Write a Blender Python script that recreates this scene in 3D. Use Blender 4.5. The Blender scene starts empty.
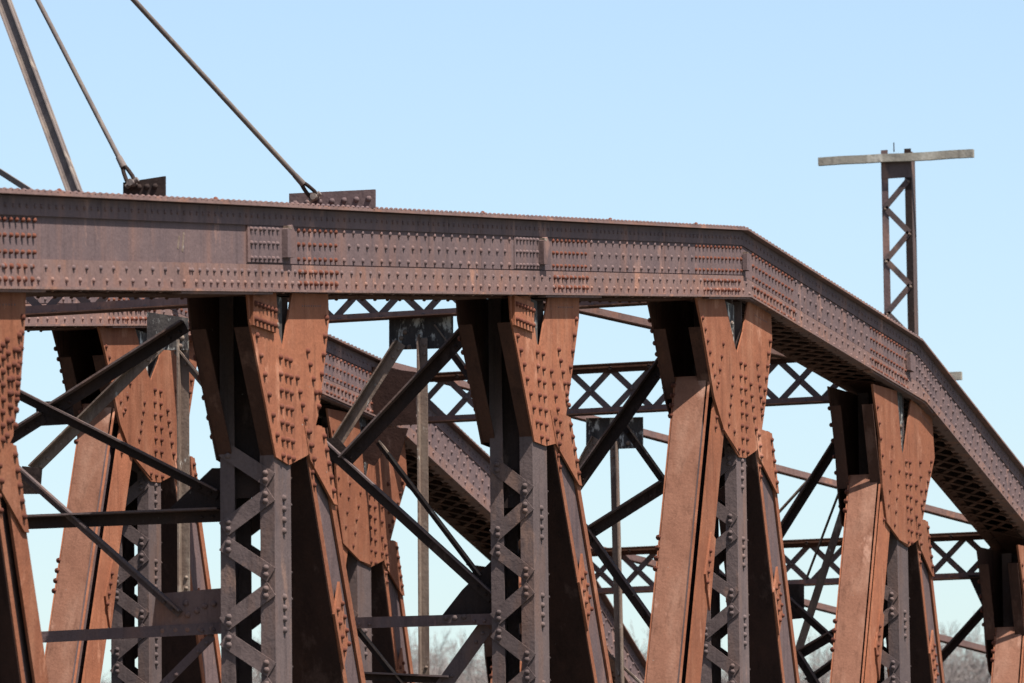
import bpy, math, random
import numpy as np
from mathutils import Vector, Matrix
random.seed(7); rng = np.random.default_rng(11)
scene = bpy.context.scene

# ------------------------------------------------------------------ camera
FPX, CXP, CYP = 6000.0, 512.0, 341.5
def unit(v): return v / np.linalg.norm(v)
_xv, _a, _b = -FPX * FPX / 1953.0, -540.0, 45000.0
_yv = FPX * FPX * (1 - _a / 1953.0) / _b
_Y = unit(np.array([_xv, _yv, FPX])); _Z = unit(np.array([_a, -_b, FPX]))
_Z = unit(_Z - _Y * np.dot(_Y, _Z)); _X = np.cross(_Y, _Z)
ROT = np.array([_X, _Y, _Z])                      # rows: world axes in camera axes (right, down, forward)
def ray(px, py): return ROT @ np.array([(px - CXP) / FPX, (py - CYP) / FPX, 1.0])
CAM = np.array([0, 0, 17.0]) - ray(738, 299) * 86.0
def on_truss(px, py, y=0.0):                      # point of the plane Y = y seen there in the photo
    r = ray(px, py); return CAM + r * ((y - CAM[1]) / r[1])
def on_frame(px, py, x):                          # point of the cross frame plane X = x
    r = ray(px, py); return CAM + r * ((x - CAM[0]) / r[0])

cd = bpy.data.cameras.new('camera'); cam = bpy.data.objects.new('camera', cd)
scene.collection.objects.link(cam)
Rt = ROT @ np.array([[1, 0, 0], [0, -1, 0], [0, 0, -1]])
cam.matrix_world = Matrix.Translation(Vector(CAM)) @ Matrix(Rt.tolist()).to_4x4()
cd.sensor_width = 36.0; cd.lens = FPX / 1024 * 36.0; cd.clip_start = 1.0; cd.clip_end = 6000.0
scene.camera = cam
cd.dof.use_dof = True; cd.dof.focus_distance = 79.0; cd.dof.aperture_fstop = 3.6

# ------------------------------------------------------------------ light
SUN = unit(np.array([-0.20, -0.40, 0.895]))        # towards the sun
elev = math.asin(SUN[2])
world = bpy.data.worlds.new('World'); scene.world = world; world.use_nodes = True
nt = world.node_tree; bg = nt.nodes['Background']
sky = nt.nodes.new('ShaderNodeTexSky'); sky.sky_type = 'NISHITA'; sky.sun_disc = False
sky.sun_elevation = elev; sky.sun_rotation = math.atan2(SUN[0], SUN[1])
sky.altitude = 100; sky.air_density = 1.2; sky.dust_density = 1.7; sky.ozone_density = 1.9
nt.links.new(sky.outputs[0], bg.inputs[0]); bg.inputs[1].default_value = 0.078
sl = bpy.data.lights.new('sun', 'SUN'); sl.energy = 5.0; sl.angle = math.radians(0.5); sl.color = (1, 0.95, 0.88)
so = bpy.data.objects.new('sun', sl); scene.collection.objects.link(so)
so.rotation_euler = Vector(SUN).to_track_quat('Z', 'Y').to_euler()
vs = scene.view_settings; vs.view_transform = 'Standard'; vs.look = 'None'; vs.exposure = 1.36; vs.gamma = 1.0
vs.use_curve_mapping = False

# ------------------------------------------------------------------ materials
def steel(name, c1, c2, c3, spot=0.0, spotcol=(0.55, 0.52, 0.47), rough=0.88, scale=1.0, streak=0.5, spotscale=9.0):
    c1, c2, c3, spotcol = [tuple(x * 0.66 for x in c) for c in (c1, c2, c3, spotcol)]
    m = bpy.data.materials.new(name); m.use_nodes = True
    t = m.node_tree; N = t.nodes; L = t.links; b = N['Principled BSDF']
    tc = N.new('ShaderNodeTexCoord')
    def noise(sc, det, stretch=None, rg=0.6):
        mp = N.new('ShaderNodeMapping'); L.new(tc.outputs['Object'], mp.inputs[0])
        if stretch: mp.inputs['Scale'].default_value = stretch
        n = N.new('ShaderNodeTexNoise'); n.inputs['Scale'].default_value = sc; n.inputs['Detail'].default_value = det
        n.inputs['Roughness'].default_value = rg; L.new(mp.outputs[0], n.inputs[0]); return n.outputs[0]
    def ramp(src, p0, p1):
        r = N.new('ShaderNodeMapRange'); r.inputs[1].default_value = p0; r.inputs[2].default_value = p1
        L.new(src, r.inputs[0]); return r.outputs[0]
    def mix(f, a, bb):
        x = N.new('ShaderNodeMix'); x.data_type = 'RGBA'
        if isinstance(f, float): x.inputs[0].default_value = f
        else: L.new(f, x.inputs[0])
        for k, v in ((6, a), (7, bb)):
            if isinstance(v, tuple): x.inputs[k].default_value = (*v, 1)
            else: L.new(v, x.inputs[k])
        return x.outputs[2]
    col = mix(ramp(noise(1.1 * scale, 6), 0.35, 0.68), c1, c2)
    col = mix(ramp(noise(2.6 * scale, 7, (1, 1, 0.14 + 0.5 * (1 - streak))), 0.5, 0.74), col, c3)
    col = mix(ramp(noise(6.5 * scale, 8, (1, 1, 0.10), 0.7), 0.52, 0.80), col, tuple(x * .55 for x in c2))
    col = mix(ramp(noise(1.7 * scale, 9, (1, 1, 0.5), 0.66), 0.58, 0.66), col, tuple(min(1, x * 1.18 + .012) for x in c3))
    fine = noise(28 * scale, 5)
    dk = N.new('ShaderNodeMix'); dk.data_type = 'RGBA'; dk.blend_type = 'MULTIPLY'; dk.inputs[0].default_value = 0.38
    L.new(col, dk.inputs[6])
    g = ramp(fine, 0.2, 0.8); cr = N.new('ShaderNodeCombineColor')
    r2 = N.new('ShaderNodeMapRange'); r2.inputs[3].default_value = 0.62; r2.inputs[4].default_value = 1.30; L.new(g, r2.inputs[0])
    for k in range(3): L.new(r2.outputs[0], cr.inputs[k])
    L.new(cr.outputs[0], dk.inputs[7]); col = dk.outputs[2]
    if spot > 0: col = mix(ramp(noise(spotscale, 8, (1, 1, 0.45), 0.7), 0.72 - spot, 0.80 - spot), col, spotcol)
    else: col = mix(ramp(noise(13, 3), 0.74, 0.78), col, (0.21, 0.19, 0.17))
    oi = N.new('ShaderNodeObjectInfo'); rv = N.new('ShaderNodeMapRange'); rv.inputs[3].default_value = 0.84; rv.inputs[4].default_value = 1.14
    L.new(oi.outputs['Random'], rv.inputs[0]); cv = N.new('ShaderNodeVectorMath'); cv.operation = 'SCALE'
    L.new(col, cv.inputs[0]); L.new(rv.outputs[0], cv.inputs['Scale']); col = cv.outputs[0]
    L.new(col, b.inputs['Base Color']); b.inputs['Roughness'].default_value = rough
    b.inputs['Specular IOR Level'].default_value = 0.05
    b0 = N.new('ShaderNodeBump'); b0.inputs['Strength'].default_value = 0.5; b0.inputs['Distance'].default_value = 0.03
    L.new(noise(3.2, 3), b0.inputs['Height'])
    bp = N.new('ShaderNodeBump'); bp.inputs['Strength'].default_value = 0.4; bp.inputs['Distance'].default_value = 0.012
    L.new(b0.outputs[0], bp.inputs['Normal'])
    L.new(fine, bp.inputs['Height']); L.new(bp.outputs[0], b.inputs['Normal'])
    return m
RUST = steel('orange_rust', (0.312, 0.118, 0.064), (0.238, 0.090, 0.052), (0.35, 0.155, 0.092), streak=0.7)
CHORD = steel('grey_brown_steel', (0.156, 0.106, 0.102), (0.120, 0.085, 0.086), (0.200, 0.114, 0.094), streak=1.0)
BAND = steel('pinkish_steel', (0.212, 0.134, 0.118), (0.168, 0.108, 0.098), (0.26, 0.130, 0.090), streak=0.4)
POST = steel('dark_grey_steel', (0.145, 0.106, 0.100), (0.110, 0.082, 0.080), (0.170, 0.102, 0.080), streak=0.8)
DARK = steel('dark_and_shaded_steel', (0.032, 0.024, 0.023), (0.045, 0.031, 0.027), (0.056, 0.034, 0.028), streak=0.3)  # black steel; also paints shade on brace faces, diaphragms and one pole leg
COVER = steel('faded_rust', (0.275, 0.130, 0.086), (0.215, 0.098, 0.064), (0.33, 0.178, 0.125), streak=0.9)
PALE = steel('weathered_steel', (0.21, 0.150, 0.118), (0.13, 0.092, 0.076), (0.25, 0.20, 0.16), spot=0.10, streak=0.8)
DROP = steel('bird_marked_steel', (0.075, 0.064, 0.060), (0.045, 0.040, 0.040), (0.13, 0.112, 0.098), spot=0.19, spotcol=(0.50, 0.48, 0.44), spotscale=7.0)
WOOD = steel('grey_timber', (0.30, 0.27, 0.225), (0.20, 0.175, 0.145), (0.37, 0.34, 0.29), streak=0.1)
CONC = steel('concrete', (0.33, 0.31, 0.28), (0.26, 0.24, 0.22), (0.36, 0.34, 0.31), scale=0.4)
MASTM = steel('grey_mast_paint', (0.19, 0.155, 0.140), (0.155, 0.125, 0.115), (0.23, 0.185, 0.15), streak=0.6)
RIVR = steel('dark_red_rust', (0.15, 0.052, 0.034), (0.11, 0.042, 0.030), (0.19, 0.075, 0.048))
SHADE = steel('shade_brown_steel', (0.085, 0.042, 0.030), (0.060, 0.032, 0.025), (0.105, 0.050, 0.034))  # brown steel darkened to paint shade on inner and lower faces
DEEP = steel('dark_shade_brown_steel', (0.048, 0.025, 0.020), (0.036, 0.021, 0.018), (0.060, 0.030, 0.023))  # deeper painted shade for right diagonals' lower covers; also dark far-joint plates
ALL = [RUST, CHORD, BAND, POST, DARK, COVER, PALE, DROP, WOOD, CONC, MASTM, RIVR, SHADE, DEEP]
IR, IC, IB, IP, ID, IV, IA, IG, IW, IK, IM, IX, IS, IT = range(14)

# ------------------------------------------------------------------ mesh collector
class MB:
    def __init__(s): s.v = []; s.f = []; s.m = []; s.sm = []
    def add(s, vs_, fs, mi, smooth=False):
        o = len(s.v); s.v += [tuple(map(float, p)) for p in vs_]
        for f in fs: s.f.append(tuple(o + i for i in f)); s.m.append(mi); s.sm.append(smooth)
    def hexa(s, p, mi):      # p: 4 base points + 4 top points
        p = [np.asarray(q, float) for q in p]
        fs = [(0, 3, 2, 1), (4, 5, 6, 7), (0, 1, 5, 4), (1, 2, 6, 5), (2, 3, 7, 6), (3, 0, 4, 7)]
        if np.dot(np.cross(p[1] - p[0], p[3] - p[0]), p[4] - p[0]) < 0: fs = [f[::-1] for f in fs]
        s.add(p, fs, mi)
    def box(s, x0, x1, y0, y1, z0, z1, mi):
        s.hexa([(x0, y0, z0), (x1, y0, z0), (x1, y1, z0), (x0, y1, z0), (x0, y0, z1), (x1, y0, z1), (x1, y1, z1), (x0, y1, z1)], mi)
    def bar(s, p, q, wdir, w, tdir, t, mi):   # flat bar: centred in wdir, grows t along tdir
        p, q = np.asarray(p, float), np.asarray(q, float); a = np.asarray(wdir, float) * w / 2; b = np.asarray(tdir, float) * t
        s.hexa([p - a, p + a, p + a + b, p - a + b, q - a, q + a, q + a + b, q - a + b], mi)
    def prism(s, poly, y0, y1, mi):           # polygon of (x, z) between two Y planes
        n = len(poly); area = sum(poly[i][0] * poly[(i + 1) % n][1] - poly[(i + 1) % n][0] * poly[i][1] for i in range(n))
        if area < 0: poly = poly[::-1]
        vs_ = [(x, y0, z) for x, z in poly] + [(x, y1, z) for x, z in poly]
        s.add(vs_, [tuple(range(n)), tuple(range(2 * n - 1, n - 1, -1))] + [(i, i + n, (i + 1) % n + n, (i + 1) % n) for i in range(n)], mi)
    def plateX(s, poly, x0, x1, mi):          # polygon of (y, z) between two X planes
        n = len(poly); area = sum(poly[i][0] * poly[(i + 1) % n][1] - poly[(i + 1) % n][0] * poly[i][1] for i in range(n))
        if area > 0: poly = poly[::-1]
        vs_ = [(x0, y, z) for y, z in poly] + [(x1, y, z) for y, z in poly]
        s.add(vs_, [tuple(range(n)), tuple(range(2 * n - 1, n - 1, -1))] + [(i, i + n, (i + 1) % n + n, (i + 1) % n) for i in range(n)], mi)
    def rivet(s, c, nrm, r, mi, h=None):
        c = np.asarray(c, float); nrm = unit(np.asarray(nrm, float)); h = h or r * 0.85
        u = unit(np.cross(nrm, (0.3, 0.5, 0.81) if abs(nrm[2]) < 0.9 else (1, 0, 0))); w = np.cross(nrm, u)
        K = 7; vs_ = []
        for rr, hh in ((1.0, 0.0), (0.82, 0.62)):
            for k in range(K):
                a = 2 * math.pi * k / K; vs_.append(c + (u * math.cos(a) + w * math.sin(a)) * r * rr + nrm * h * hh)
        vs_.append(c + nrm * h)
        fs = [(k, (k + 1) % K, K + (k + 1) % K, K + k) for k in range(K)] + [(K + k, K + (k + 1) % K, 2 * K) for k in range(K)]
        s.add(vs_, fs, mi, True)
    def tube(s, p, q, r0, r1, mi, K=8):
        p, q = np.asarray(p, float), np.asarray(q, float); d = unit(q - p)
        u = unit(np.cross(d, (0, 0, 1) if abs(d[2]) < 0.9 else (1, 0, 0))); w = np.cross(d, u); vs_ = []
        for c, r in ((p, r0), (q, r1)):
            for k in range(K):
                a = 2 * math.pi * k / K; vs_.append(c + (u * math.cos(a) + w * math.sin(a)) * r)
        s.add(vs_, [(k, (k + 1) % K, K + (k + 1) % K, K + k) for k in range(K)] , mi, True)
        s.add(vs_, [tuple(range(K))[::-1], tuple(range(K, 2 * K))], mi)
    def build(s, name, parent=None, label=None, shift=True):
        used = sorted(set(s.m)); me = bpy.data.meshes.new(name)
        me.from_pydata(s.v, [], s.f)
        for i in used: me.materials.append(ALL[i])
        mp = {i: k for k, i in enumerate(used)}
        me.polygons.foreach_set('material_index', [mp[i] for i in s.m]); me.polygons.foreach_set('use_smooth', s.sm)
        me.update(); o = bpy.data.objects.new(name, me); scene.collection.objects.link(o)
        if parent is not None:
            o.parent = parent
            if parent.parent is None: o.location = -parent.location
        if label: o['label'] = label
        return o
def tag(o, label=None, cat=None, group=None, kind=None):
    if label: o['label'] = label
    if cat: o['category'] = cat
    if group: o['group'] = group
    if kind: o['kind'] = kind
    return o
def empty(name, loc):
    o = bpy.data.objects.new(name, None); scene.collection.objects.link(o); o.location = loc; return o

# ------------------------------------------------------------------ setting: ground, river
ZR = -3.0
def sg(v): return 1 / (1 + math.exp(max(-60, min(60, -v))))
def ground_z(x, y):
    d = math.hypot(x - CAM[0], y - CAM[1])
    bank = sg(-(x + 58) / 3.0)                # near bank
    far = sg((x - 95) / 5.0)                # far bank
    hill = 19 * sg((x - 165) / 14.0)
    return -6 + bank * 9.4 + far * 7.5 + hill + 0.8 * math.sin(x * .05 + y * .031) * max(bank, far)
def sheet(name, xs, ys, fz, mat):
    vs_ = [(x, y, fz(x, y)) for y in ys for x in xs]; n = len(xs)
    fs = [(j * n + i, j * n + i + 1, (j + 1) * n + i + 1, (j + 1) * n + i) for j in range(len(ys) - 1) for i in range(n - 1)]
    me = bpy.data.meshes.new(name); me.from_pydata(vs_, [], fs); me.materials.append(mat)
    me.polygons.foreach_set('use_smooth', [True] * len(fs)); o = bpy.data.objects.new(name, me); scene.collection.objects.link(o)
    return tag(o, kind='structure')
gm = bpy.data.materials.new('dry_grass'); gm.use_nodes = True
t = gm.node_tree; nn = t.nodes.new('ShaderNodeTexNoise'); nn.inputs['Scale'].default_value = 0.35; nn.inputs['Detail'].default_value = 9
tc = t.nodes.new('ShaderNodeTexCoord'); t.links.new(tc.outputs['Object'], nn.inputs[0])
rp = t.nodes.new('ShaderNodeValToRGB'); rp.color_ramp.elements[0].position = .35; rp.color_ramp.elements[1].position = .7
rp.color_ramp.elements[0].color = (.06, .05, .034, 1); rp.color_ramp.elements[1].color = (.11, .095, .065, 1)
t.links.new(nn.outputs[0], rp.inputs[0]); t.links.new(rp.outputs[0], t.nodes['Principled BSDF'].inputs['Base Color'])
t.nodes['Principled BSDF'].inputs['Roughness'].default_value = 0.95
wm = bpy.data.materials.new('river_water'); wm.use_nodes = True; b = wm.node_tree.nodes['Principled BSDF']
b.inputs['Base Color'].default_value = (.035, .045, .035, 1); b.inputs['Roughness'].default_value = .08
n2 = wm.node_tree.nodes.new('ShaderNodeTexNoise'); n2.inputs['Scale'].default_value = 1.2; n2.inputs['Detail'].default_value = 5
tc = wm.node_tree.nodes.new('ShaderNodeTexCoord'); wm.node_tree.links.new(tc.outputs['Object'], n2.inputs[0])
bp = wm.node_tree.nodes.new('ShaderNodeBump'); bp.inputs['Strength'].default_value = .5; bp.inputs['Distance'].default_value = .3
wm.node_tree.links.new(n2.outputs[0], bp.inputs['Height']); wm.node_tree.links.new(bp.outputs[0], b.inputs['Normal'])
xs = sorted(set([-3000, -1500, -700, -300] + list(range(-150, 320, 6)) + [400, 600, 1000, 2000, 4000]))
ys = sorted(set([-3000, -1500, -700, -300] + list(range(-180, 320, 20)) + [400, 700, 1500, 3000]))
sheet('ground', xs, ys, ground_z, gm)
sheet('river', [-75, 130], [-3000, 0, 3000], lambda x, y: ZR, wm)

# ------------------------------------------------------------------ the bridge
BD, W, H = 0.68, 9.48, 0.97           # member depth across, truss spacing, chord height
ZB = 5.2                              # bottom chord level
bridge = tag(empty('truss_bridge', (-9, W / 2, ZB)), 'rusty riveted steel truss bridge with bent top chord, laced posts and big gussets', 'bridge')
XN = {-1: -37.5, 0: -28.0, 1: -18.75, 2: -9.3, 3: 0.05, 4: 9.25, 5: 18.6, 6: 27.8}
def seg(p, q):
    return lambda x: p[1] + (q[1] - p[1]) * (x - p[0]) / (q[0] - p[0])
a0 = on_truss(0, 289.5); a1 = on_truss(741, 297.5); a2 = on_truss(917, 402); a3 = on_truss(1022, 530)
BX = [-46.0, a1[0], a2[0], 22.5, 30.0]
s0 = seg((a0[0], a0[2]), (a1[0], a1[2])); s1 = seg((a1[0], a1[2]), (a2[0], a2[2])); s2 = seg((a2[0], a2[2]), (a3[0], a3[2]))
BX[3] = 19.4
BZ = [s0(-46), a1[2], a2[2], s2(19.4), s2(19.4) - .42 * 10.6]
def zb(x): return float(np.interp(x, BX, BZ))
def slope(x): return (zb(x + .05) - zb(x - .05)) / .1
def Xc(px):                                       # X where the chord's lower edge is seen at this column
    lo, hi = -46.0, 30.0
    for _ in range(40):
        mid = (lo + hi) / 2; P = np.array([mid, 0, zb(mid) + .3]); c = ROT.T @ (P - CAM)
        if c[0] / c[2] * FPX + CXP < px: lo = mid
        else: hi = mid
    return lo
def strip(mb, x0, x1, y0, y1, o0, o1, mi):
    cut = [x0] + [x for x in BX if x0 + .001 < x < x1 - .001] + [x1]
    for u, v in zip(cut[:-1], cut[1:]):
        a, c = zb(u), zb(v)
        mb.hexa([(u, y0, a + o0), (v, y0, c + o0), (v, y1, c + o0), (u, y1, a + o0), (u, y0, a + o1), (v, y0, c + o1), (v, y1, c + o1), (u, y1, a + o1)], mi)

truss_parts = []                                 # near truss parts, copied for the far truss
def T(o): truss_parts.append(o); return o

# --- top chord
def make_chord():
    c = MB(); x0, x1 = -46.0, 30.0
    strip(c, x0, x1, 0, .025, .03, H - .01, IC)                      # outer web
    strip(c, x0, x1, BD - .025, BD, .03, H - .01, IS)                # inner web
    for s_, y in ((-1, 0.0), (1, BD)):
        strip(c, x0, x1, *sorted((y + s_ * .028, y)), .025, .315, IB)         # lower angle leg
        strip(c, x0, x1, *sorted((y + s_ * .028, y)), .76, H - .01, IC)       # upper angle leg
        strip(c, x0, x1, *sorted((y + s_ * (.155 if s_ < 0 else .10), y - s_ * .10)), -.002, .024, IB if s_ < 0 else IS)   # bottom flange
    strip(c, Xc(246), x1, -.011, 0, .33, .757, IC)                   # reinforcing plate
    for px0, px1 in ((-60, 34), (170, 262), (536, 592), (700, 745), (862, 925)):
        strip(c, Xc(px0), Xc(px1), -.13, -.02, -.03, -.004, IB)      # splice plates under the flange
    for px0, px1 in ((246, 282), (513, 541)):                        # framed splice plates
        strip(c, Xc(px0), Xc(px1), -.024, -.0115, .34, .752, IC)
    def row(x0, x1, off, pitch, r, mi, y=-.011, jit=.012, h=None):
        x = x0
        while x < x1:
            xx = x + random.uniform(-jit, jit)
            c.rivet((xx, y, zb(xx) + off), (0, -1, 0), r * random.uniform(.9, 1.08), mi, h); x += pitch
    # lower band, two rows, along the whole chord
    for a, b_, pt in ((-46, Xc(0), .37), (Xc(0), Xc(190), .37), (Xc(190), Xc(300), .215), (Xc(300), 30, .33)):
        row(a, b_, .235, pt, .030, IC, -.028); row(a + pt / 2, b_, .105, pt, .030, IB, -.028)
    row(-46, 30, .86, .19, .026, IC, -.028)
    for a, b_ in ((Xc(343), Xc(512)), (Xc(590), Xc(694)), (Xc(795), Xc(868)), (Xc(940), 30)):
        for k, off in enumerate((.385, .555, .715)): row(a + .16 * (k % 2), b_, off, .325, .033, IC)
    for a, b_, mi, pt in ((Xc(-40), Xc(34), IX, .155), (Xc(249), Xc(279), IC, .14), (Xc(297), Xc(338), IX, .18), (Xc(515), Xc(538), IC, .14), (Xc(552), Xc(586), IX, .175),
                          (Xc(695), Xc(742), IX, .19), (Xc(752), Xc(792), IX, .175), (Xc(870), Xc(906), IX, .175), (Xc(916), Xc(938), IC, .175)):
        yy = -.024 if pt == .14 else -.011
        for off in (.385, .555, .715): row(a, b_, off, pt, .029, mi, yy, h=.034)
    for a, b_ in ((Xc(-40), Xc(34)), (Xc(297), Xc(338)), (Xc(552), Xc(586)), (Xc(702), Xc(738)), (Xc(752), Xc(792)), (Xc(870), Xc(906))):
        for off in (.105, .235): row(a, b_, off, .175, .033, IX, -.028, h=.038)
    x = -46                                                          # rivets under the flange and on the top edge
    while x < 30:
        z = zb(x); c.rivet((x, -.10, z - .003 - (0)), (0, 0, -1), .026, IB); c.rivet((x, BD + .06, z - .003), (0, 0, -1), .026, IB); x += .75
    x = -46                                                          # inner face: sparse rows seen on the far truss side
    while x < 30:
        for off in (.105, .235, .385, .555, .715, .86): c.rivet((x, BD + (.028 if off < .3 or off > .8 else 0), zb(x) + off), (0, 1, 0), .027, IC)
        x += .55
    o = c.build('top_chord', bridge)
    p = MB()                                                         # two white scratches on the plain plate
    for px, a_, b_ in ((177, .47, .62), (181.5, .44, .66)):
        xx = Xc(px); p.hexa([(xx, -.0035, zb(xx) + a_), (xx + .05, -.0035, zb(xx) + a_), (xx + .05, .0005, zb(xx) + a_), (xx, .0005, zb(xx) + a_),
                             (xx + .05, -.0035, zb(xx) + b_), (xx + .09, -.0035, zb(xx) + b_), (xx + .09, .0005, zb(xx) + b_), (xx + .05, .0005, zb(xx) + b_)], IA)
    p.build('paint_scratch', o)
    p = MB()
    strip(p, x0, x1, -.125, BD + .125, H, H + .028, IB)
    strip(p, x0, Xc(300), -.10, BD + .10, H + .0285, H + .052, IB); strip(p, Xc(300), x1, -.095, BD + .095, H + .0285, H + .042, IB)
    x = x0
    while x < x1:
        for y in (-.085, .05, BD - .05, BD + .085):
            p.rivet((x, y, zb(x) + H + .043), (-slope(x), 0, 1), .026, IC, .022)
        x += .17
    for px in (53, 210, 478, 606, 692): x = Xc(px); p.rivet((x, -.07, zb(x) + H + .05), (0, 0, 1), .03, IX, .035)
    p.build('cover_plate', o)
    l = MB(); x = x0 + .5                                            # lacing under the chord
    while x < x1 - .9:
        near = min(abs(x + .4 - xn) for xn in XN.values())
        if near > 1.0:
            for ya, yb, dz in ((.03, BD - .03, 0), (BD - .03, .03, -.014)):
                pA = np.array([x, ya, zb(x) - .016 + dz]); pB = np.array([x + .72, yb, zb(x + .72) - .016 + dz])
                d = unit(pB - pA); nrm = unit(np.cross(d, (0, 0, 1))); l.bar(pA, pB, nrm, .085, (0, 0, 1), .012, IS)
                l.rivet(pA - np.array([0, 0, .002]), (0, 0, -1), .024, IS)
        x += .46
    for xn in XN.values():
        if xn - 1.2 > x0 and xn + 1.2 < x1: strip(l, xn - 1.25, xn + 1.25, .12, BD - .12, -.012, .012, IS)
    l.build('lacing', o)
    for px, hs, w0 in ((280, .36, .27), (537, .34, .27), (741, .26, .16), (905, .28, .26)):
        k = MB(); xx = Xc(px); z = zb(xx) + .40; q = slope(xx)
        pts = [(xx, z), (xx + w0, z + q * w0), (xx + w0, z + hs * .75 + q * w0), (xx + w0 * .6, z + hs + q * w0), (xx, z + hs * .9)]
        k.prism(pts, -.095, -.0245, IC); k.box(xx + w0 * .1, xx + w0 * .5, -.0965, -.03, z + hs * .93, z + hs * 1.02, IA); k.build('side_bracket', o)
    return o
T(make_chord())

# --- gussets
def P2(px, py, y=-.02):
    p = on_truss(px, py, y); return (p[0], p[2])
G = {
 0: dict(poly=[(-75, 286), (-12, 290), (-14, 330), (-8, 352), (-4, 330), (0, 290), (26, 291), (24, 338), (20, 391), (13, 436), (-4, 474), (-22, 468), (-50, 400), (-72, 330)],
    lines=[((-14, 352), (-14, 462), 9, 1), ((22, 318), (14, 425), 8, 0), ((6, 340), (10, 420), 7, 0), ((2, 345), (2, 440), 8, 0), ((-2, 350), (-6, 455), 8, 0), ((14, 350), (6, 436), 7, 0), ((-60, 330), (-30, 430), 7, 0), ((18, 335), (16, 400), 5, 0)]),
 1: dict(poly=[(247, 292), (276, 292), (279, 334), (283, 349), (292, 293), (328, 294), (329, 320), (323, 378), (318, 416), (308, 455), (289, 465), (276, 457), (249.5, 322)],
    lines=[((285, 359), (287.5, 457), 7, 1), ((256, 335), (276.5, 435), 6, 0), ((306.6, 351), (318, 407), 5, 0), ((296.4, 378), (309.6, 446), 6, 0), ((325.5, 318), (319, 392), 5, 0)],
    strips=[((312.5, 459), (319, 486), 4), ((322, 428), (330, 462), 5)]),
 2: dict(poly=[(509.5, 296), (530, 296), (537, 344), (540, 346), (548, 296), (579, 297), (579, 318), (572, 373), (566, 415), (558, 443), (546, 446), (534.5, 441.5), (511, 318)],
    lines=[((538.7, 353), (543, 438), 7, 1), ((517, 336), (536, 422), 7, 0), ((558, 350), (568, 405), 6, 0), ((550.6, 371), (561, 434), 6, 0), ((575.5, 319), (566, 400), 6, 0)],
    strips=[((563, 449), (569, 474), 4), ((572, 415), (576, 452), 5)]),
 3: dict(poly=[(695.6, 297), (723, 297), (734.5, 348), (737, 354), (743, 332), (748, 300), (771, 312), (772, 340), (766.5, 396), (762, 429), (757, 450), (745.6, 458), (739, 457), (723, 429), (713.7, 398), (701, 323)],
    lines=[((741.5, 364), (744, 451), 8, 1), ((701.7, 318), (716, 386), 7, 0), ((722, 344), (717, 382), 4, 0), ((731.7, 376), (727.5, 424), 6, 0), ((756.8, 365), (761, 408), 5, 0), ((749.8, 384.5), (755, 429), 5, 0), ((769, 341), (761.5, 415), 7, 0), ((733, 432), (738, 449), 2, 0)],
    strips=[((766, 433), (769.5, 466), 5), ((760, 455), (762, 475), 3), ((713, 404), (711, 428), 4), ((722, 436), (721, 456), 4)]),
 4: dict(poly=[(872, 384), (896, 391), (901, 451), (904, 454), (911, 399), (932, 418), (934.6, 457.6), (928, 490), (923, 518), (918, 540), (908, 547), (899, 540), (886, 522), (882, 488), (879, 437)],
    lines=[((907, 462), (909, 542), 8, 1), ((876.6, 407), (883, 471), 5, 0), ((890.8, 446), (887.4, 505), 5, 0), ((898, 471), (893.5, 525), 5, 0), ((919.4, 462), (921, 505), 4, 0), ((915.5, 485), (916, 533), 4, 0), ((930.5, 462), (922, 510), 6, 0)],
    strips=[((925, 522), (928, 556), 5), ((882, 515), (881, 540), 3)]),
}
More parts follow.
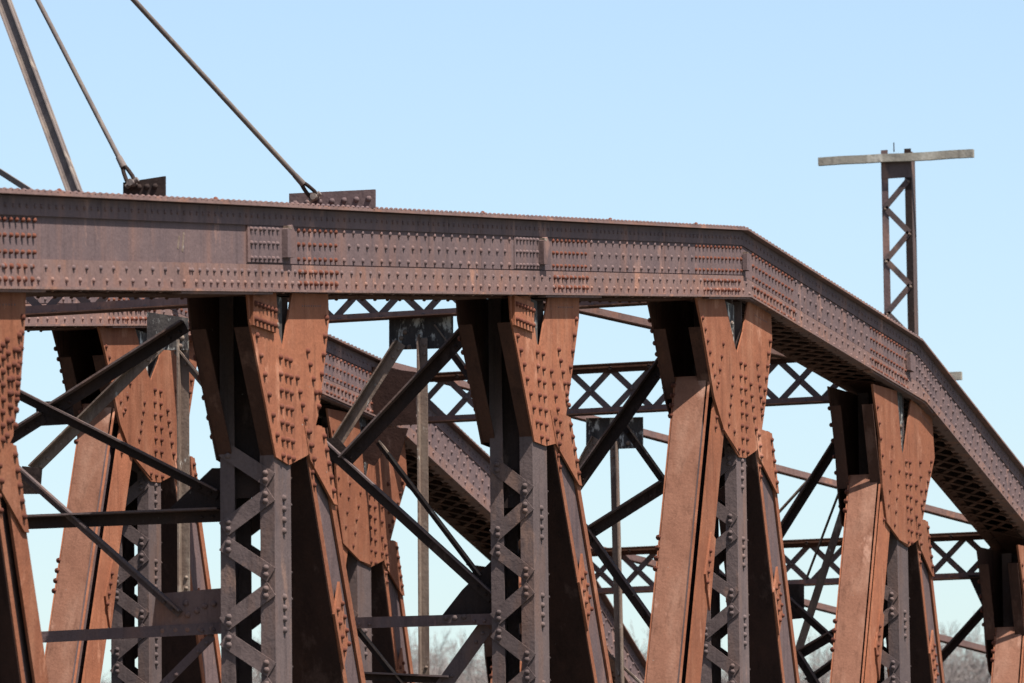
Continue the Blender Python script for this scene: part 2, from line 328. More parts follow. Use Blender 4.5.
def gusset(poly, lines, strips, dx=0, dz=0, cleat=None, n=0):
    P = [(x + dx, z + dz) for x, z in poly]
    tip0 = min(P, key=lambda q: q[1])
    for side in (0, 1):
        g = MB(); y0, y1 = ((-.022, 0), (BD, BD + .022))[side]
        full = [q for k_, q in enumerate(P) if k_ not in ((2, 3, 4) if n in (0, 3) else (2, 3))] if side else P
        g.prism(full, y0, y1, IS if side else IR)  # inner plate takes the shade-painted colour
        if side == 0 and n >= 3:
            ni = 4 if n == 3 else 3
            g.prism(P[:ni] + [(P[ni - 1][0] + .03, P[ni - 1][1]), (tip0[0] + .02, tip0[1] + .03)] + P[P.index(tip0) + 1:], -.034, -.0225, IR)
        nr = (0, -1, 0) if side == 0 else (0, 1, 0); yf = y0 if side == 0 else y1
        for a, b_, cnt, dbl in lines:
            for k in range(cnt):
                tt = k / max(1, cnt - 1); x = a[0] + (b_[0] - a[0]) * tt + dx; z = a[1] + (b_[1] - a[1]) * tt + dz
                for off in ((-.17, .0, .15) if dbl and n < 2 else ((-.09, .14) if dbl else ((0,) if side == 0 else (-.10,)))):
                    g.rivet((x + off + random.uniform(-.01, .01), yf, z + random.uniform(-.006, .006)), nr, .039, IX, .044)
        # row of small raised marks near the top
        zt = max(z for x, z in P); tip = min(P, key=lambda q: q[1]); xr = max(x for x, z in P)
        if side == 0:
            for k in range(9):
                x = xr - .9 + k * .075; g.rivet((x, yf, zb(x) - .155), nr, .013, IB, .008)
        o = T(g.build('gusset_plate', bridge))
        e = MB()                                                     # stiffening angle down the left edge
        lf = sorted([q for q in P if q[0] < tip[0] + .05 and q[1] < zt - .1], key=lambda q: -q[1])
        e0 = P[0] if P[0][1] > P[-1][1] else P[0]
        A = np.array([P[-1][0], P[-1][1] - .05]) if n < 4 else np.array([P[0][0] + .06, P[0][1] - .3]); B = np.array([P[-2][0], P[-2][1] + .02])
        ya, yb = ((.001, .17), (BD - .17, BD - .001))[side]
        for u, v in ((A, B),):
            e.hexa([(u[0] + .01, ya, u[1]), (u[0] + .035, ya, u[1]), (u[0] + .035, yb, u[1]), (u[0] + .01, yb, u[1]),
                    (v[0] + .01, ya, v[1]), (v[0] + .035, ya, v[1]), (v[0] + .035, yb, v[1]), (v[0] + .01, yb, v[1])], IS)
        e.build('edge_angle', o)
        if side == 0:
            nb = P[1:6] if n in (0, 3) else P[1:5]
            if len(nb) >= 3:
                lo = min(q[1] for q in nb); xl, xr_ = min(q[0] for q in nb) - .1, max(q[0] for q in nb) + .05
                xm = xl + (xr_ - xl) * .5; nr = (0, -1, 0)
                k = MB(); k.box(xl, xm, -.0015, .0035, lo - .1, zb(xl) - .02, IG); k.rivet((xm - .18, -.0015, lo + .25), nr, .045, IA); k.rivet((xm - .14, -.0015, lo + .42), nr, .04, IA)
                k.build('stiffener', o)
        if side == 0 and cleat:
            k = MB(); x0, x1, z0, z1 = cleat
            k.box(x0, x1, -.06, -.0225, z0, z1, IR)
            for j in range(6):
                x = x0 + (x1 - x0) * (j + .5) / 6
                for fz in (.22, .72): k.rivet((x, -.06, z0 + (z1 - z0) * fz), (0, -1, 0), .036, IX, .045)
            k.build('cleat_plate', o)
rel = {}
for n, g in G.items():
    poly = [P2(*q) for q in g['poly']]
    lines = [(P2(*a), P2(*b_), c, d) for a, b_, c, d in g['lines']]
    cl = None
    if n in (1, 2):
        p, q = P2(*((250, 325) if n == 1 else (512, 325))), P2(*((273, 303) if n == 1 else (531, 303)))
        cl = (p[0], q[0], p[1], q[1])
    gusset(poly, lines, None, cleat=cl, n=n); rel[n] = (poly, lines)
gusset(*rel[4], None, dx=XN[5] - XN[4] + .1, dz=zb(XN[5]) - zb(XN[4]) + .05, n=5)
gusset(*rel[4], None, dx=XN[6] - XN[4] + .1, dz=zb(XN[6]) - zb(XN[4]), n=6)
gusset(*rel[1], None, dx=XN[-1] - XN[1], dz=zb(XN[-1]) - zb(XN[1]), n=-1)

# --- vertical posts
def post(n, xa, xb, ztop, phase, BD=.60):   # ztop: height of the first joint of the lacing bars
    z0, z1 = ZB, zb(XN[n]) - .03
    lean = 0.0
    m = MB(); th = .022
    for y0, y1, s_ in ((.004, .026, 1), (BD - .026, BD - .004, -1)):
        m.box(xa, xb, y0, y1, z0, z1 if s_ < 0 else z1 - .85, IP)      # channel web
        fy = (y1, y1 + .15) if s_ > 0 else (y0 - .15, y0)
        m.box(xa, xa + .02, fy[0], fy[1], z0, z1, IP); m.box(xb - .02, xb, fy[0], fy[1], z0, z1, IP)
        nr = (0, -s_, 0); yf = .004 if s_ > 0 else BD - .004
        z = ztop - .1; k = 0                                         # groups of rivets on the side face
        while z > z0:
            for j in range(4):
                m.rivet(((xa + xb) / 2 + .02, yf, z - j * .125), nr, .042, IP, .042)
            z -= 1.12; k += 1
    m.box(xa + .1, xa + .12, .05, BD - .05, ztop - .1, z1 - .02, ID)   # diaphragm behind the gussets
    o = T(m.build('vertical_post', bridge))
    step = .535
    for xf, sg in ((xa, -1), (xb, 1)):
        l = MB(); z = ztop + step; k = 0
        while z > z0 + step:
            ya, yb = (BD - .085, .085) if (k % 2 == 0) else (.085, BD - .085)
            a = np.array([xf + sg * .001, ya, z - .105]); b_ = np.array([xf + sg * .001, yb, z - step + .105]); d = unit(b_ - a)
            a -= d * .05; b_ += d * .05
            l.bar(a, b_, np.cross(d, (1, 0, 0)), .185, (sg, 0, 0), .018, IP)
            for q, dd in ((a, d), (b_, -d)):
                for e in (.04, -.04): l.rivet(q + dd * .075 + np.array([sg * .019, 0, e]), (sg, 0, 0), .037, IP)
            z -= step; k += 1
        l.build('lacing', o)
post(-1, XN[-1] - .3, XN[-1] + .28, zb(XN[-1]) - 1.9, 0)
post(0, XN[0] - .3, XN[0] + .28, zb(XN[0]) - 1.9, .2)
post(1, -19.03, -18.50, on_truss(272, 486)[2], 0, .66)
post(2, -9.62, -9.02, on_truss(530, 497)[2], 0, .58)
post(3, -0.22, 0.28, on_truss(735, 526)[2] + 1.07, 0)
post(4, 8.82, 9.48, on_truss(895, 603)[2], 0)
post(5, 18.25, 18.85, zb(XN[5]) - 2.4, 0); post(6, 27.5, 28.1, zb(XN[6]) - 2.4, 0)

# --- diagonals: box members lying in the truss plane between two edge lines
def diagonal(pl, pr, zt, sgn, splice_z=None, strips=(), extra=''):
    """pl, pr: functions z -> X of the left and right edges; sgn -1 leans left-down, +1 right-down"""
    z0, z1 = ZB, zt; m = MB()
    def quad(xa0, xb0, y0, y1, mi, fa=pl, fb=pr, za=z0, zc=z1):
        A, B = za, zc
        m.hexa([(fa(A) + xa0, y0, A), (fb(A) + xb0, y0, A), (fb(A) + xb0, y1, A), (fa(A) + xa0, y1, A),
                (fa(B) + xa0, y0, B), (fb(B) + xb0, y0, B), (fb(B) + xb0, y1, B), (fa(B) + xa0, y1, B)], mi)
    B2 = BD if sgn > 0 else BD - .15
    lw, rw, rc = ((.10, .36, .09) if extra else (.13, .15, .035)) if sgn > 0 else (.02, .62, .16)
    for y0, y1, w0, w1 in ((0.001, .03, rc, rc + .02), (B2 - .03, B2 - .001, B2 - rc - .02, B2 - rc)):
        quad(0.0, 0, y0, y1, IR, fb=lambda z: pl(z) + lw)             # flange angles (flush)
        quad(-rw, 0.0, y0, y1, IR, fa=pr)
        quad(.02, -.02, w0, w1, IC)                                  # recessed web
    for f, o0, o1 in ((pl, .0, .022), (pr, -.022, .0)):              # angle legs turning inwards
        if sgn < 0 and f is pl: quad(o0, o1, B2 - .11, B2 - .03, IR, fa=f, fb=f); continue
        for y0, y1 in ((.03, .11), (B2 - .11, B2 - .03)): quad(o0, o1, y0, y1, IR, fa=f, fb=f)
    for side, yf in ((-1, .001), (1, B2 - .001)):
        z = z1 - .15
        for (f, off) in ((pl, .07), (pr, -.09)) if sgn > 0 else ((pr, -.45), (pr, -.12)):
            for k in range(5): zz = z - k * .14; m.rivet((f(zz) + off, yf, zz), (0, side, 0), .034, IX, .038)
    if sgn < 0:
        for zc in (z1 - .12, z1 - 2.35):
            for k in range(4):
                zz = zc - k * .15; m.rivet((pl(zz) + .005, B2 - .001, zz), (0, 1, 0), .042, IX, .045); m.rivet((pl(zz) - .001, B2 - .018, zz), (-1, 0, 0), .034, IX, .03)
    o = T(m.build('diagonal_member', bridge))
    ca, cb = (.012, B2 - .012) if sgn > 0 else (.055, B2 - .035)
    top = z1
    for fz, a, b_ in ((pl, -.017, -.001), (pr, .001, .017)):
        c = MB()
        c.hexa([(fz(z0) + a, ca, z0), (fz(z0) + b_, ca, z0), (fz(z0) + b_, cb, z0), (fz(z0) + a, cb, z0),
                (fz(top) + a, ca, top), (fz(top) + b_, ca, top), (fz(top) + b_, cb, top), (fz(top) + a, cb, top)], (IV if fz is pl else IS) if sgn < 0 else (IT if fz is pl else IR))  # down-facing covers carry painted shade
        c.build('cover_plate', o)
    if sgn > 0:                                                       # plate lapping the top of the side face
        for y0, y1, nr in ((-.028, 0.0, -1), (BD, BD + .028, 1)):
            s = MB(); zt_ = z1 - .02
            s.prism([(pl(zt_) + .0, zt_), (pr(zt_), zt_), (pr(zt_ - .85), zt_ - .85), (pr(zt_ - .85) - .12, zt_ - .85), (pl(zt_ - .45) + .0, zt_ - .42)], y0, y1, IR); yf = y0 if nr < 0 else y1
            for k in range(5):
                zz = zt_ - .1 - k * .15; s.rivet((pr(zz) - .09, yf, zz), (0, nr, 0), .039, IX, .044)
                if k < 3: s.rivet((pl(zz) + .12, yf, zz), (0, nr, 0), .039, IX, .044)
            s.build('lap_plate', o)
    if splice_z:
        for zc in splice_z:
            for y0, y1, nr in ((-.03, 0.0, -1), (B2, B2 + .03, 1)):
                s = MB(); f = (pl if sgn > 0 else pr); d = .5 if sgn > 0 else -.5
                fl = lambda z: pl(z) if sgn > 0 else pr(z) - .34
                poly = [(fl(zc + .55) + (.34 if sgn > 0 else .34), zc + .55), (fl(zc + .2), zc + .16), (fl(zc - .45), zc - .45), (fl(zc - .05) + .34, zc - .12)]
                if sgn < 0: poly = [(fl(zc + .5) + .1, zc + .5), (fl(zc + .4) + .34, zc + .42), (fl(zc - .5) + .34, zc - .62), (fl(zc - .1), zc - .12)]
                s.prism(poly, y0, y1, IR); yf = y0 if nr < 0 else y1
                for k in range(4):
                    zz = zc + .22 - k * .15
                    s.rivet((fl(zz) + .10, yf, zz - .0), (0, nr, 0), .034, IX, .04)
                    if sgn > 0: s.rivet((fl(zz) + .25, yf, zz + .08), (0, nr, 0), .034, IX, .04)
                s.build('splice_plate', o)
def line_x(pa, pb, off=0):
    a, b_ = on_truss(*pa), on_truss(*pb)
    return lambda z: a[0] + (b_[0] - a[0]) * (z - a[2]) / (b_[2] - a[2]) + off
def zof(px, py): return on_truss(px, py)[2]
R = {0: (((-12, 440), (22, 683)), ((13, 440), (49, 683))), 1: (((307, 455), (344, 683)), ((327, 455), (366, 683))),
     2: (((556, 455), (595, 683)), ((575, 455), (613, 683))), 3: (((757, 457), (783, 683)), ((773, 457), (800, 683))), 4: (((919, 562), (932, 683)), ((931, 562), (945, 683)))}
SP = {0: zof(10, 470), 1: zof(350, 632), 2: zof(590, 598), 3: zof(782, 606), 4: zof(945, 668)}
RT = {0: zof(0, 440), 1: zof(318, 425), 2: zof(566, 415), 3: zof(765, 430), 4: zof(925, 520)}
RD = {}
for n in R:
    l, r = line_x(*R[n][0]), line_x(*R[n][1]); RD[n] = (l, r)
    diagonal(l, r, RT[n], 1, [SP[n]] if n else [], extra='wide' if n == 0 else '')
LD = {3: (((708, 400), (681, 683)), ((722, 433), (704, 664))), 4: (((880, 490), (863, 683)), ((892, 505), (883, 683)))}
LT = {3: zof(712, 376), 4: zof(882, 474)}
for n in LD:
    l = line_x(*LD[n][0]); r = (lambda l_: (lambda z: l_(z) + 1.0))(l)
    r = (lambda l_, w: (lambda z: l_(z) + w))(l, .92 if n == 3 else .80)
    diagonal(l, r, LT[n], -1, [zof(702, 565) if n == 3 else zof(875, 640)])
    if n == 4:
        for k in (5, 6):
            dx, dz = XN[k] - XN[4] + .1, zb(XN[k]) - zb(XN[4]) + .05
            diagonal((lambda l_, a, c: (lambda z: l_(z - c) + a))(l, dx, dz), (lambda l_, a, c: (lambda z: l_(z - c) + a + .80))(l, dx, dz), LT[4] + dz, -1)
l1, r1 = RD[1]; dx, dz = XN[-1] - XN[1], zb(XN[-1]) - zb(XN[1])
diagonal(lambda z: l1(z - dz) + dx, lambda z: r1(z - dz) + dx, RT[1] + dz, 1)

# --- bottom chord, below the picture
m = MB()
for y0, y1 in ((0, .03), (BD - .03, BD)): m.box(-46, 30, y0, y1, ZB - .9, ZB + .1, IC)
m.box(-46, 30, -.1, BD + .1, ZB + .1005, ZB + .125, IB); T(m.build('bottom_chord', bridge))

# --- far truss: every part and sub-part copied across
def copy_part(o, parent, shift=None):
    c = o.copy(); scene.collection.objects.link(c); c.parent = parent
    if shift is not None: c.location = Vector(o.location) + shift
    for ch in list(kids.get(o.name, ())): copy_part(ch, c)
kids = {}
for o in scene.objects:
    if o.parent: kids.setdefault(o.parent.name, []).append(o)
for o in list(truss_parts): copy_part(o, bridge, Vector((-.5, W - BD, 0)))

# --- top struts between the trusses (latticed), one at every node
Y0, Y1 = BD, W - BD
ZS = {-1: zb(XN[-1]) + .05, 0: zb(XN[0]) + .05, 1: 14.82, 2: 15.98, 3: 17.03, 4: 16.63, 5: 14.62, 6: zb(XN[6]) - .2}
for n, z in ZS.items():
    x = XN[n] + .25; hgt = .80; m = MB()
    for zz, s_ in ((z, 1), (z + hgt, -1)):
        lh = .15 if n < 3 else .12
        m.bar((x, Y0, zz + s_ * lh / 2), (x, Y1, zz + s_ * lh / 2), (0, 0, 1), lh, (1, 0, 0), .02, IB if s_ > 0 else IS)     # vertical leg
        m.bar((x - .12, Y0, zz), (x - .12, Y1, zz), (1, 0, 0), .22, (0, 0, s_), .016, IS)            # horizontal leg
        y = Y0 + .3
        while y < Y1: m.rivet((x, y, zz + s_ * .05), (-1, 0, 0), .034, IP); y += .65
    o = m.build('top_strut', bridge)
    l = MB(); y = Y0; p = .70
    while y < Y1 - p + .01:
        for a, b_, dxx in ((z + .06, z + hgt - .06, 0.0), (z + hgt - .06, z + .06, .014)):
            A, B = np.array([x + .021 + dxx, y, a]), np.array([x + .021 + dxx, y + p, b_]); d = unit(B - A)
            l.bar(A, B, np.cross(d, (1, 0, 0)), .10, (1, 0, 0), .012, IP)
        l.rivet((x + .02, y + p / 2, z + hgt / 2), (-1, 0, 0), .04, IP)
        y += p
    l.build('lacing', o)

# --- sway frames: braces placed in their node's cross plane
def brace(n, a, b_, w, mi, name='sway_brace', dx=0.0, rivs=True, leg=.10, ex=0.0, fwd=True):
    """a, b_: photo points in the cross plane of node n; w: width in photo px. An angle: one leg flat in the plane, the upper leg standing out"""
    X = XN[n] + dx; A, B = on_frame(*a, X), on_frame(*b_, X)
    d = unit(B - A); sc = FPX / (ROT.T @ (A - CAM))[2]
    ww = w / sc; nrm = np.cross(d, (1, 0, 0)); nrm = nrm if nrm[2] > 0 else -nrm
    m = MB(); m.bar(A, B, nrm, ww, (1, 0, 0), .014, mi)
    e = nrm * (ww / 2 - .011); top = IA if mi == IA or (leg < .06 and mi == ID) else (IP if mi == ID else mi)  # upper leg painted paler as the sunlit edge over the shaded face
    sx = -1 if fwd else 1; o_ = np.array([-.0005 if fwd else .0145, 0, 0]); m.bar(A + e + o_, B + e + o_, nrm, .022, (sx, 0, 0), leg, top)
    if rivs:
        for q in (A + d * .1, A + d * .24, B - d * .1, B - d * .24): m.rivet(q - nrm * .02, (-1, 0, 0), .028, mi)
    return m.build(name, bridge)
def plate(n, pts, mi, dx=0.0, riv=(), name='connection_plate', label=None, rm=None):
    X = XN[n] + dx; poly = [tuple(on_frame(*p, X)[1:]) for p in pts]
    m = MB(); m.plateX(poly, X, X + .014, mi)
    for r in riv: q = on_frame(*r, X); m.rivet((X, q[1], q[2]), (-1, 0, 0), .038, rm if rm is not None else mi)
    return m.build(name, bridge, label)
# frame at the first post
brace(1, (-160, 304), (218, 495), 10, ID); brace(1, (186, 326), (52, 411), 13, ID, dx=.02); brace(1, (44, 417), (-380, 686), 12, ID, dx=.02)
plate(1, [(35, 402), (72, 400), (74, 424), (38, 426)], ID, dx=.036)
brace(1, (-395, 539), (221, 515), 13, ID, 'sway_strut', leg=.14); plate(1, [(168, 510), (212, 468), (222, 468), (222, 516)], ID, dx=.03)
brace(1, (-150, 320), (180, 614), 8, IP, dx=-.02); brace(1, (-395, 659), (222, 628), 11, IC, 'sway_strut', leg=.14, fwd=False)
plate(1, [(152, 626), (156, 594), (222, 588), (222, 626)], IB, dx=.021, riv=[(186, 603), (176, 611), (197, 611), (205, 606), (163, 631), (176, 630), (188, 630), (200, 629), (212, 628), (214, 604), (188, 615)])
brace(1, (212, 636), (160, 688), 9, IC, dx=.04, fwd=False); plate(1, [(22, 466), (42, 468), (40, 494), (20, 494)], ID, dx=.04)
# frame at the second post: hanger and pale brace
brace(2, (160, 346), (34, 470), 11, IA, dx=.0); brace(2, (176, 350), (215, 398), 7, IA, dx=.05, leg=.05)
plate(2, [(147, 312), (188, 318), (188, 350), (147, 350)], IG, dx=.03, riv=[(160, 344), (168, 341), (180, 346), (182, 338)], label='connection plate streaked with bird droppings', rm=IA)
brace(2, (184, 340), (185, 596), 10, IA, 'hanger', dx=.06)
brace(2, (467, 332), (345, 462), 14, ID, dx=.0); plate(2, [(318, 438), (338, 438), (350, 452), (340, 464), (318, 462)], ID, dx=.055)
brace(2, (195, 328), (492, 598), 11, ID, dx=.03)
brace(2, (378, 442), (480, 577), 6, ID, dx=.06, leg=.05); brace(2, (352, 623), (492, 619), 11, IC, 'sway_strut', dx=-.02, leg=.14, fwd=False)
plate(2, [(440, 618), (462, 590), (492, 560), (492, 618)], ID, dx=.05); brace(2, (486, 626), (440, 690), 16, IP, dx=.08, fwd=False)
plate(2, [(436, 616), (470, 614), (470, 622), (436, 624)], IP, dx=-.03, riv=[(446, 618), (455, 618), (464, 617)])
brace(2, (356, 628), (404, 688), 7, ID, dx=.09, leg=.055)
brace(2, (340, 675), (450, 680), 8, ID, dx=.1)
# frame at the third post
plate(3, [(389, 318), (453, 315), (453, 348), (389, 350)], IG, dx=.24, riv=[(401, 338), (405, 332), (420, 336), (421, 344), (398, 344), (409, 347)], label='connection plate streaked with bird droppings', rm=IA)
brace(3, (401, 343), (322, 467), 11, IA, dx=.2); brace(3, (433, 327), (484, 396), 8, ID, dx=.28, leg=.055)
brace(3, (423, 338), (425, 684), 9, IA, 'hanger', dx=.2)
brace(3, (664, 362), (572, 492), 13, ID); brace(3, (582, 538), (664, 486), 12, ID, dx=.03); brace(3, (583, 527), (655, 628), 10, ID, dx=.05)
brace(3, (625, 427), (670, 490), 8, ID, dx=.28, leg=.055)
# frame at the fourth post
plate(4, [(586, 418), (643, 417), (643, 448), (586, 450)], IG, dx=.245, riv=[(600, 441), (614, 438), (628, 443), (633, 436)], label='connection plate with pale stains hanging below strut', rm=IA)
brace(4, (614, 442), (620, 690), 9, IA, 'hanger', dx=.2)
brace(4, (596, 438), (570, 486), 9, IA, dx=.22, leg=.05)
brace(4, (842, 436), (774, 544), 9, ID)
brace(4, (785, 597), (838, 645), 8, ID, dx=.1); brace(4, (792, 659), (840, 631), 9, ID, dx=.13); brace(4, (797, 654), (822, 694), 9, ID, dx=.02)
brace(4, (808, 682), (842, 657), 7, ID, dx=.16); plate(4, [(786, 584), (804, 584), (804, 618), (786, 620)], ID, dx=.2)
brace(4, (840, 490), (806, 580), 2.0, ID, 'tie_rod', dx=.5, rivs=False, leg=.02)
brace(4, (850, 490), (794, 664), 8, IA, 'tie_bar', dx=1.6, rivs=False, leg=.03, fwd=False)
brace(4, (822, 465), (770, 522), 2.6, IA, 'tie_rod', dx=3, rivs=False, leg=.02)
brace(4, (600, 646), (648, 690), 3, IA, 'tie_rod', dx=.3, rivs=False, leg=.02)
plate(4, [(368, 366), (416, 372), (416, 424), (368, 428)], IT, dx=-.25)
plate(4, [(340, 426), (408, 428), (398, 462), (386, 448), (374, 466), (350, 456)], IT, dx=-.7)
# frame at the fifth post
brace(5, (991, 603), (938, 662), 8, ID); plate(5, [(968, 575), (996, 575), (996, 612), (984, 610)], ID, dx=.06)
for n, xs_ in ((0, 40), ):
    brace(0, (-40, 300), (-160, 420), 12, ID); brace(0, (-40, 520), (-300, 534), 12, ID, 'sway_strut')

# --- lateral bracing in the plane of the chord bottoms
def lateral(A, B, w=.15, mi=IP, name='lateral_brace'):
    A, B = np.asarray(A, float), np.asarray(B, float); d = unit(B - A); s = unit(np.cross(d, (0, 0, 1)))
    m = MB(); m.bar(A, B, s, w, (0, 0, 1), .014, mi); up = unit(np.cross(s, d)); up = up if up[2] > 0 else -up
    m.bar(A - s * (w / 2 - .007) + up * .0145, B - s * (w / 2 - .007) + up * .0145, s, .014, up, .12, mi)
    m.bar(A - up * .012, B - up * .012, s, w * .96, up, .0115, IS); return m.build(name, bridge)
for (n0, a), (n1, b_) in (((3, (536, 302)), (4, (868, 376))), ((4, (385, 367)), (5, (1000, 531))), ((5, (540, 537)), (6, (1130, 690)))):
    lateral(on_frame(*a, XN[n0]), on_frame(*b_, XN[n1]), w=.14, mi=IB)

# --- floor below the picture
m = MB(); m.box(-46, 30, 1.2, W - 1.2, ZB - .55, ZB - .3, IW); o = m.build('deck', bridge)
m = MB()
for y in (2.0, 3.4, 5.5, 6.9): m.box(-46, 30, y - .035, y + .035, ZB - .2995, ZB - .16, IR)
m.build('rail', bridge)
for n, x in XN.items(): m = MB(); m.box(x - .2, x + .2, BD, W - BD, ZB - 1.3, ZB - .551, IP); m.build('floor_beam', bridge)
for x in (-44, -8.0, 28.5):
    m = MB(); zg = min(ground_z(x, 0), ZR) - 1
    m.hexa([(x - 2.2, -2, zg), (x + 2.2, -2, zg), (x + 2.2, W + 2, zg), (x - 2.2, W + 2, zg), (x - 1.5, -1.2, ZB - 1.31), (x + 1.5, -1.2, ZB - 1.31), (x + 1.5, W + 1.2, ZB - 1.31), (x - 1.5, W + 1.2, ZB - 1.31)], IK)
    po = m.build('bridge_pier', None)
    tag(po, {-44: 'tapered concrete pier in the river under the near end of bridge', -8.0: 'tapered concrete pier in the river under middle of the bridge', 28.5: 'tapered concrete pier in the river under the far end of bridge'}[x], 'pier', 'bridge piers')

# --- anchor plates on the chord's top
m = MB(); p = on_truss(375, 207, -.14); x = p[0]; zt = zb(x) + H + .045; ha = on_frame(289, 193.5, x); hb = on_frame(375, 189.3, x)
m.plateX([(-.14, zt), (ha[1], zt), (ha[1], ha[2]), (hb[1], hb[2])], x, x + .03, IC)
for k in range(7): m.rivet((x, -.14 + (ha[1] + .14) * (k + .5) / 7, zt + .11), (-1, 0, 0), .038, IC, .04)
m.build('anchor_plate', bridge)
m = MB(); x2 = -20.9; q = [on_frame(*s_, x2) for s_ in ((123, 195), (123, 182.5), (165, 176), (165, 200))]
m.plateX([(s_[1], s_[2]) for s_ in q], x2, x2 + .03, ID)
for px in (131, 139, 147, 155): r_ = on_frame(px, 188 - (px - 123) * .05, x2); m.rivet((x2, r_[1], r_[2]), (-1, 0, 0), .036, ID)
m.build('anchor_plate', bridge, 'small dark anchor plate standing on chord top')

# ------------------------------------------------------------------ mast leg, stay rods
APX = on_frame(-85, -238, -20.0)
foot = on_truss(76, 196, .36)
mast = tag(empty('mast', foot), 'grey steel mast leg leaning up from the top chord at the upper left', 'mast')
m = MB(); d = unit(APX - foot); s_ = unit(np.cross(d, (1, 0, 0))); w_ = unit(np.cross(s_, d))
if w_[0] > 0: w_ = -w_
m.bar(foot, APX, s_, .145, -w_, .014, IM); m.bar(foot - s_ * .0725, APX - s_ * .0725, w_, .10, s_, .014, IM); m.bar(foot + s_ * .0585, APX + s_ * .0585, w_, .10, s_, .014, IM)
m.build('leg', mast)
tq = on_frame(-91, 114, -22.0)                                      # where the tie bar meets the second leg
f2 = APX + (tq - APX) * ((APX[2] - (zb(-24) + H)) / (APX[2] - tq[2])); m = MB(); m.bar(f2, APX, s_, .16, -w_, .1, IM); m.build('leg', mast)
q = foot + (APX - foot) * .415; m = MB(); m.tube(q - w_ * .01, q - w_ * .10, .04, .03, ID); m.build('insulator', mast)
m = MB(); m.bar(on_truss(36, 195, .4), tq, (0, 0, 1), .07, (1, 0, 0), .07, IM); m.build('tie_bar', mast)
def stay(tip, px, label, r=.033, k=.52):
    root = tag(empty('stay_rod', tip), label, 'stay rod'); d = unit(APX - tip)
    m = MB(); m.tube(tip + d * .45 * k, APX, r, r, IM); m.build('rod', root)
    c = MB(); s1_ = unit(np.cross(d, (1, .0, 0)))                      # clevis: two bent prongs and a pin
    for sg in (-1, 1):
        pts = [tip + s1_ * sg * .036 - d * .02, tip + s1_ * sg * .042 + d * .14 * k, tip + s1_ * sg * .032 + d * .30 * k, tip + s1_ * sg * .012 + d * .47 * k]
        for a, b_ in zip(pts[:-1], pts[1:]): c.tube(a, b_, .024, .024, ID)
    c.tube(tip + d * .42 * k, tip + d * .7 * k, .042, .036, IM)
    c.build('clevis', root)
    m = MB(); m.tube(tip - s1_ * .08, tip + s1_ * .08, .03, .03, IM, 10); m.tube(tip + np.array([-.07, 0, 0]), tip + np.array([.07, 0, 0]), .04, .04, IM, 10); m.build('pin', root)
stay(on_frame(315, 197, x - .06), None, 'long thin stay rod running down to the large riveted anchor plate')
stay(on_frame(132, 183, x2 - .06), None, 'thin stay rod ending at the small dark anchor plate beside the mast leg', .028)

# ------------------------------------------------------------------ lattice pole with timber crossarm
PX_, PY_ = 26.3, 4.4
base = on_frame(905, 500, PX_); top = on_frame(895, 152, PX_)
pole = tag(empty('lattice_pole', (base[0], base[1], ZB - .3)), 'laced steel pole with a grey timber crossarm rising behind the bridge', 'utility pole')
yl, yr = on_frame(881, 160, PX_)[1], on_frame(911, 160, PX_)[1]; sh = on_frame(887, 330, PX_)[1] - yl
zt = top[2]; z0 = ZB - .3; dzf = sh / (on_frame(887, 330, PX_)[2] - on_frame(881, 160, PX_)[2])
yy = lambda y, z: y + dzf * 0 + (zt - z) * 0.0
m = MB()
for y, s_ in ((yl, -1), (yr, 1)):
    m.box(PX_, PX_ + .016, *sorted((y, y + s_ * .13)), z0, zt, IB if s_ < 0 else ID)
    m.box(PX_ + .017, PX_ + .30, *sorted((y, y + s_ * .014)), z0, zt, IB if s_ < 0 else ID)
for dx_ in (0,): pass
m.build('pole_leg', pole) if False else None
a = MB(); a.box(PX_, PX_ + .016, yl - .13, yl, z0, zt + .05, IC); a.box(PX_ + .0165, PX_ + .3, yl - .014, yl, z0, zt, IP); a.build('leg', pole)
a = MB(); a.box(PX_, PX_ + .016, yr, yr + .13, z0, zt + .05, ID); a.box(PX_ + .0165, PX_ + .3, yr, yr + .014, z0, zt, IP); a.build('leg', pole)  # right leg coloured darker to stand for its shade
l = MB(); z = zt - .55; k = 0
while z > z0:
    ya, yb = (yl - .06, yr + .06) if k % 2 else (yr + .06, yl - .06)
    l.bar((PX_ - .001, ya, z), (PX_ - .001, yb, z - .50), unit(np.cross(np.array([0, yb - ya, -.5]), (1, 0, 0))), .11, (-1, 0, 0), .012, IP)
    l.rivet((PX_ - .013, ya, z - .03), (-1, 0, 0), .03, IA); z -= .50; k += 1
l.build('lacing', pole)
m = MB(); m.box(PX_ - .012, PX_ - .001, yr + .0, yl - .0, zt - .5, zt - .05, IP); m.build('head_plate', pole)
def crossarm(pa, pb, mi=IW):
    A, B = on_frame(*pa, PX_ - .12), on_frame(*pb, PX_ - .12); m = MB(); n = 7
    for k in range(n):                                               # slightly warped timber
        f0, f1 = k / n, (k + 1) / n; w = lambda f: np.array([0, 0, .006 * math.sin(f * 7) + .004 * math.sin(f * 17)])
        m.bar(A + (B - A) * f0 + w(f0), A + (B - A) * f1 + w(f1), (0, 0, 1), .15, (1, 0, 0), .10, mi)
    m.build('crossarm', pole)
crossarm((818, 161.5), (973, 153)); crossarm((835, 382), (961, 375.5))
m = MB(); q = on_frame(894, 152, PX_); m.tube(q, q + np.array([0, 0, .18]), .012, .01, ID); m.build('pin', pole)

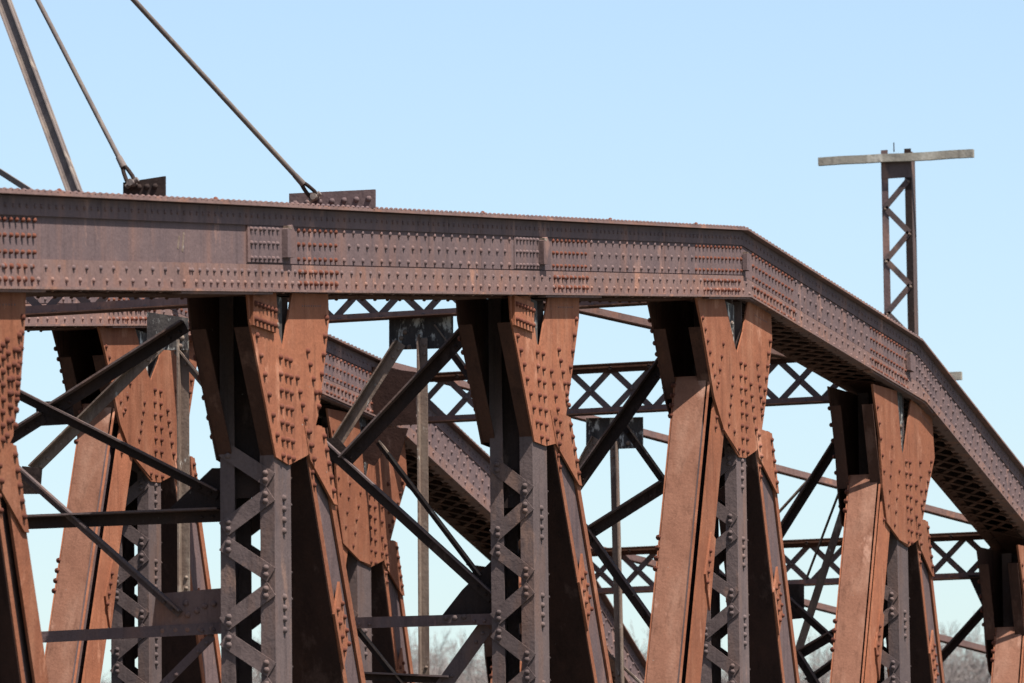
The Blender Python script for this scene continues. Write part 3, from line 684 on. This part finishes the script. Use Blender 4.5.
# ------------------------------------------------------------------ bare wood on the far hill
def make_tree(h):
    segs = []
    def grow(p, d, ln, r, lev):
        n = 3 if lev < 3 else 2
        for k in range(n):
            q = p + d * ln / n; segs.append((p, q, r, r * .86)); p = q; r *= .86
            d = unit(d + rng.normal(0, .10 + .03 * lev, 3) + np.array([0, 0, .04]))
            if lev < 6 and (lev > 0 or k > 0):
                for _ in range(1 if lev < 2 else (1 if rng.random() < .75 else 0)):
                    a = unit(np.cross(d, rng.normal(0, 1, 3))); dd = unit(d * .75 + a * rng.uniform(.5, .85)); grow(p, dd, ln * rng.uniform(.55, .75), r * .62, lev + 1)
        if lev < 6:
            for _ in range(2):
                a = unit(np.cross(d, rng.normal(0, 1, 3))); grow(p, unit(d + a * .55), ln * rng.uniform(.6, .8), r * .72, lev + 1)
    grow(np.zeros(3), np.array([0, 0, 1.0]), h * .36, h * .017, 0)
    P = np.array([s[0] for s in segs]); Q = np.array([s[1] for s in segs]); r0 = np.maximum(np.array([s[2] for s in segs]), .012); r1 = np.maximum(np.array([s[3] for s in segs]), .010)
    D = Q - P; D /= np.linalg.norm(D, axis=1, keepdims=True); ref = np.where(np.abs(D[:, 2:3]) > .9, [[1., 0, 0]], [[0, 0, 1.]])
    U = np.cross(D, ref); U /= np.linalg.norm(U, axis=1, keepdims=True); V = np.cross(D, U); vs_ = np.zeros((len(P), 6, 3))
    for k in range(3):
        a = 2 * math.pi * k / 3; o_ = U * math.cos(a) + V * math.sin(a); vs_[:, k] = P + o_ * r0[:, None]; vs_[:, 3 + k] = Q + o_ * r1[:, None]
    return vs_
protos = [make_tree(10.5 + i * .7) for i in range(5)]
chunks = []; tot = 0
fw = unit(np.array([ROT.T[2][0], ROT.T[2][1], 0])) if False else unit(np.array([(ROT @ np.array([0, 0, 1.]))[0], (ROT @ np.array([0, 0, 1.]))[1], 0]))
rt = np.array([fw[1], -fw[0], 0])
for row_ in range(8):
    for i in range(28):
        dist = 255 + row_ * 8 + rng.uniform(-3, 3); u = -52 + i * 4.6 + rng.uniform(-1.6, 1.6)
        p = np.array([CAM[0], CAM[1], 0]) + fw * dist + rt * u; v = protos[rng.integers(5)].reshape(-1, 3)
        a = rng.uniform(0, 6.28); sc = rng.uniform(.85, 1.12) * (.80 if u < -12 else 1.0) ; ca, sa = math.cos(a) * sc, math.sin(a) * sc
        zt_ = CAM[2] + (dist) * (1142 - (668 if u < -12 else 634)) / 6000.0
        gz = ground_z(p[0], p[1]); hh = (zt_ - gz) * rng.uniform(.86, 1.06); zs = hh / v[:, 2].max()
        w = np.stack([v[:, 0] * ca - v[:, 1] * sa + p[0], v[:, 0] * sa + v[:, 1] * ca + p[1], v[:, 2] * zs + gz - .2], 1); chunks.append(w)
allv = np.concatenate(chunks); ns = len(allv) // 6; base_ = (np.arange(ns) * 6)[:, None]
F = np.concatenate([base_ + np.array([[0, 1, 4, 3]]), base_ + np.array([[1, 2, 5, 4]]), base_ + np.array([[2, 0, 3, 5]])])
me = bpy.data.meshes.new('bare_wood'); me.vertices.add(len(allv)); me.vertices.foreach_set('co', allv.ravel())
me.loops.add(F.size); me.loops.foreach_set('vertex_index', F.ravel().astype(np.int32)); me.polygons.add(len(F))
me.polygons.foreach_set('loop_start', np.arange(0, F.size, 4, dtype=np.int32)); me.update(calc_edges=True)
bark = bpy.data.materials.new('pale_bark'); bark.use_nodes = True; b = bark.node_tree.nodes['Principled BSDF']
tn = bark.node_tree.nodes.new('ShaderNodeTexNoise'); tn.inputs['Scale'].default_value = .25
tcc = bark.node_tree.nodes.new('ShaderNodeTexCoord'); bark.node_tree.links.new(tcc.outputs['Object'], tn.inputs[0])
rp = bark.node_tree.nodes.new('ShaderNodeValToRGB'); rp.color_ramp.elements[0].color = (.125, .104, .098, 1); rp.color_ramp.elements[1].color = (.18, .15, .135, 1)
bark.node_tree.links.new(tn.outputs[0], rp.inputs[0]); bark.node_tree.links.new(rp.outputs[0], b.inputs['Base Color']); b.inputs['Roughness'].default_value = .9
me.materials.append(bark); wd = bpy.data.objects.new('bare_wood', me); scene.collection.objects.link(wd)
tag(wd, 'pale leafless wood on the hill far behind the bridge', 'wood', kind='stuff')
print('wood segments', ns)
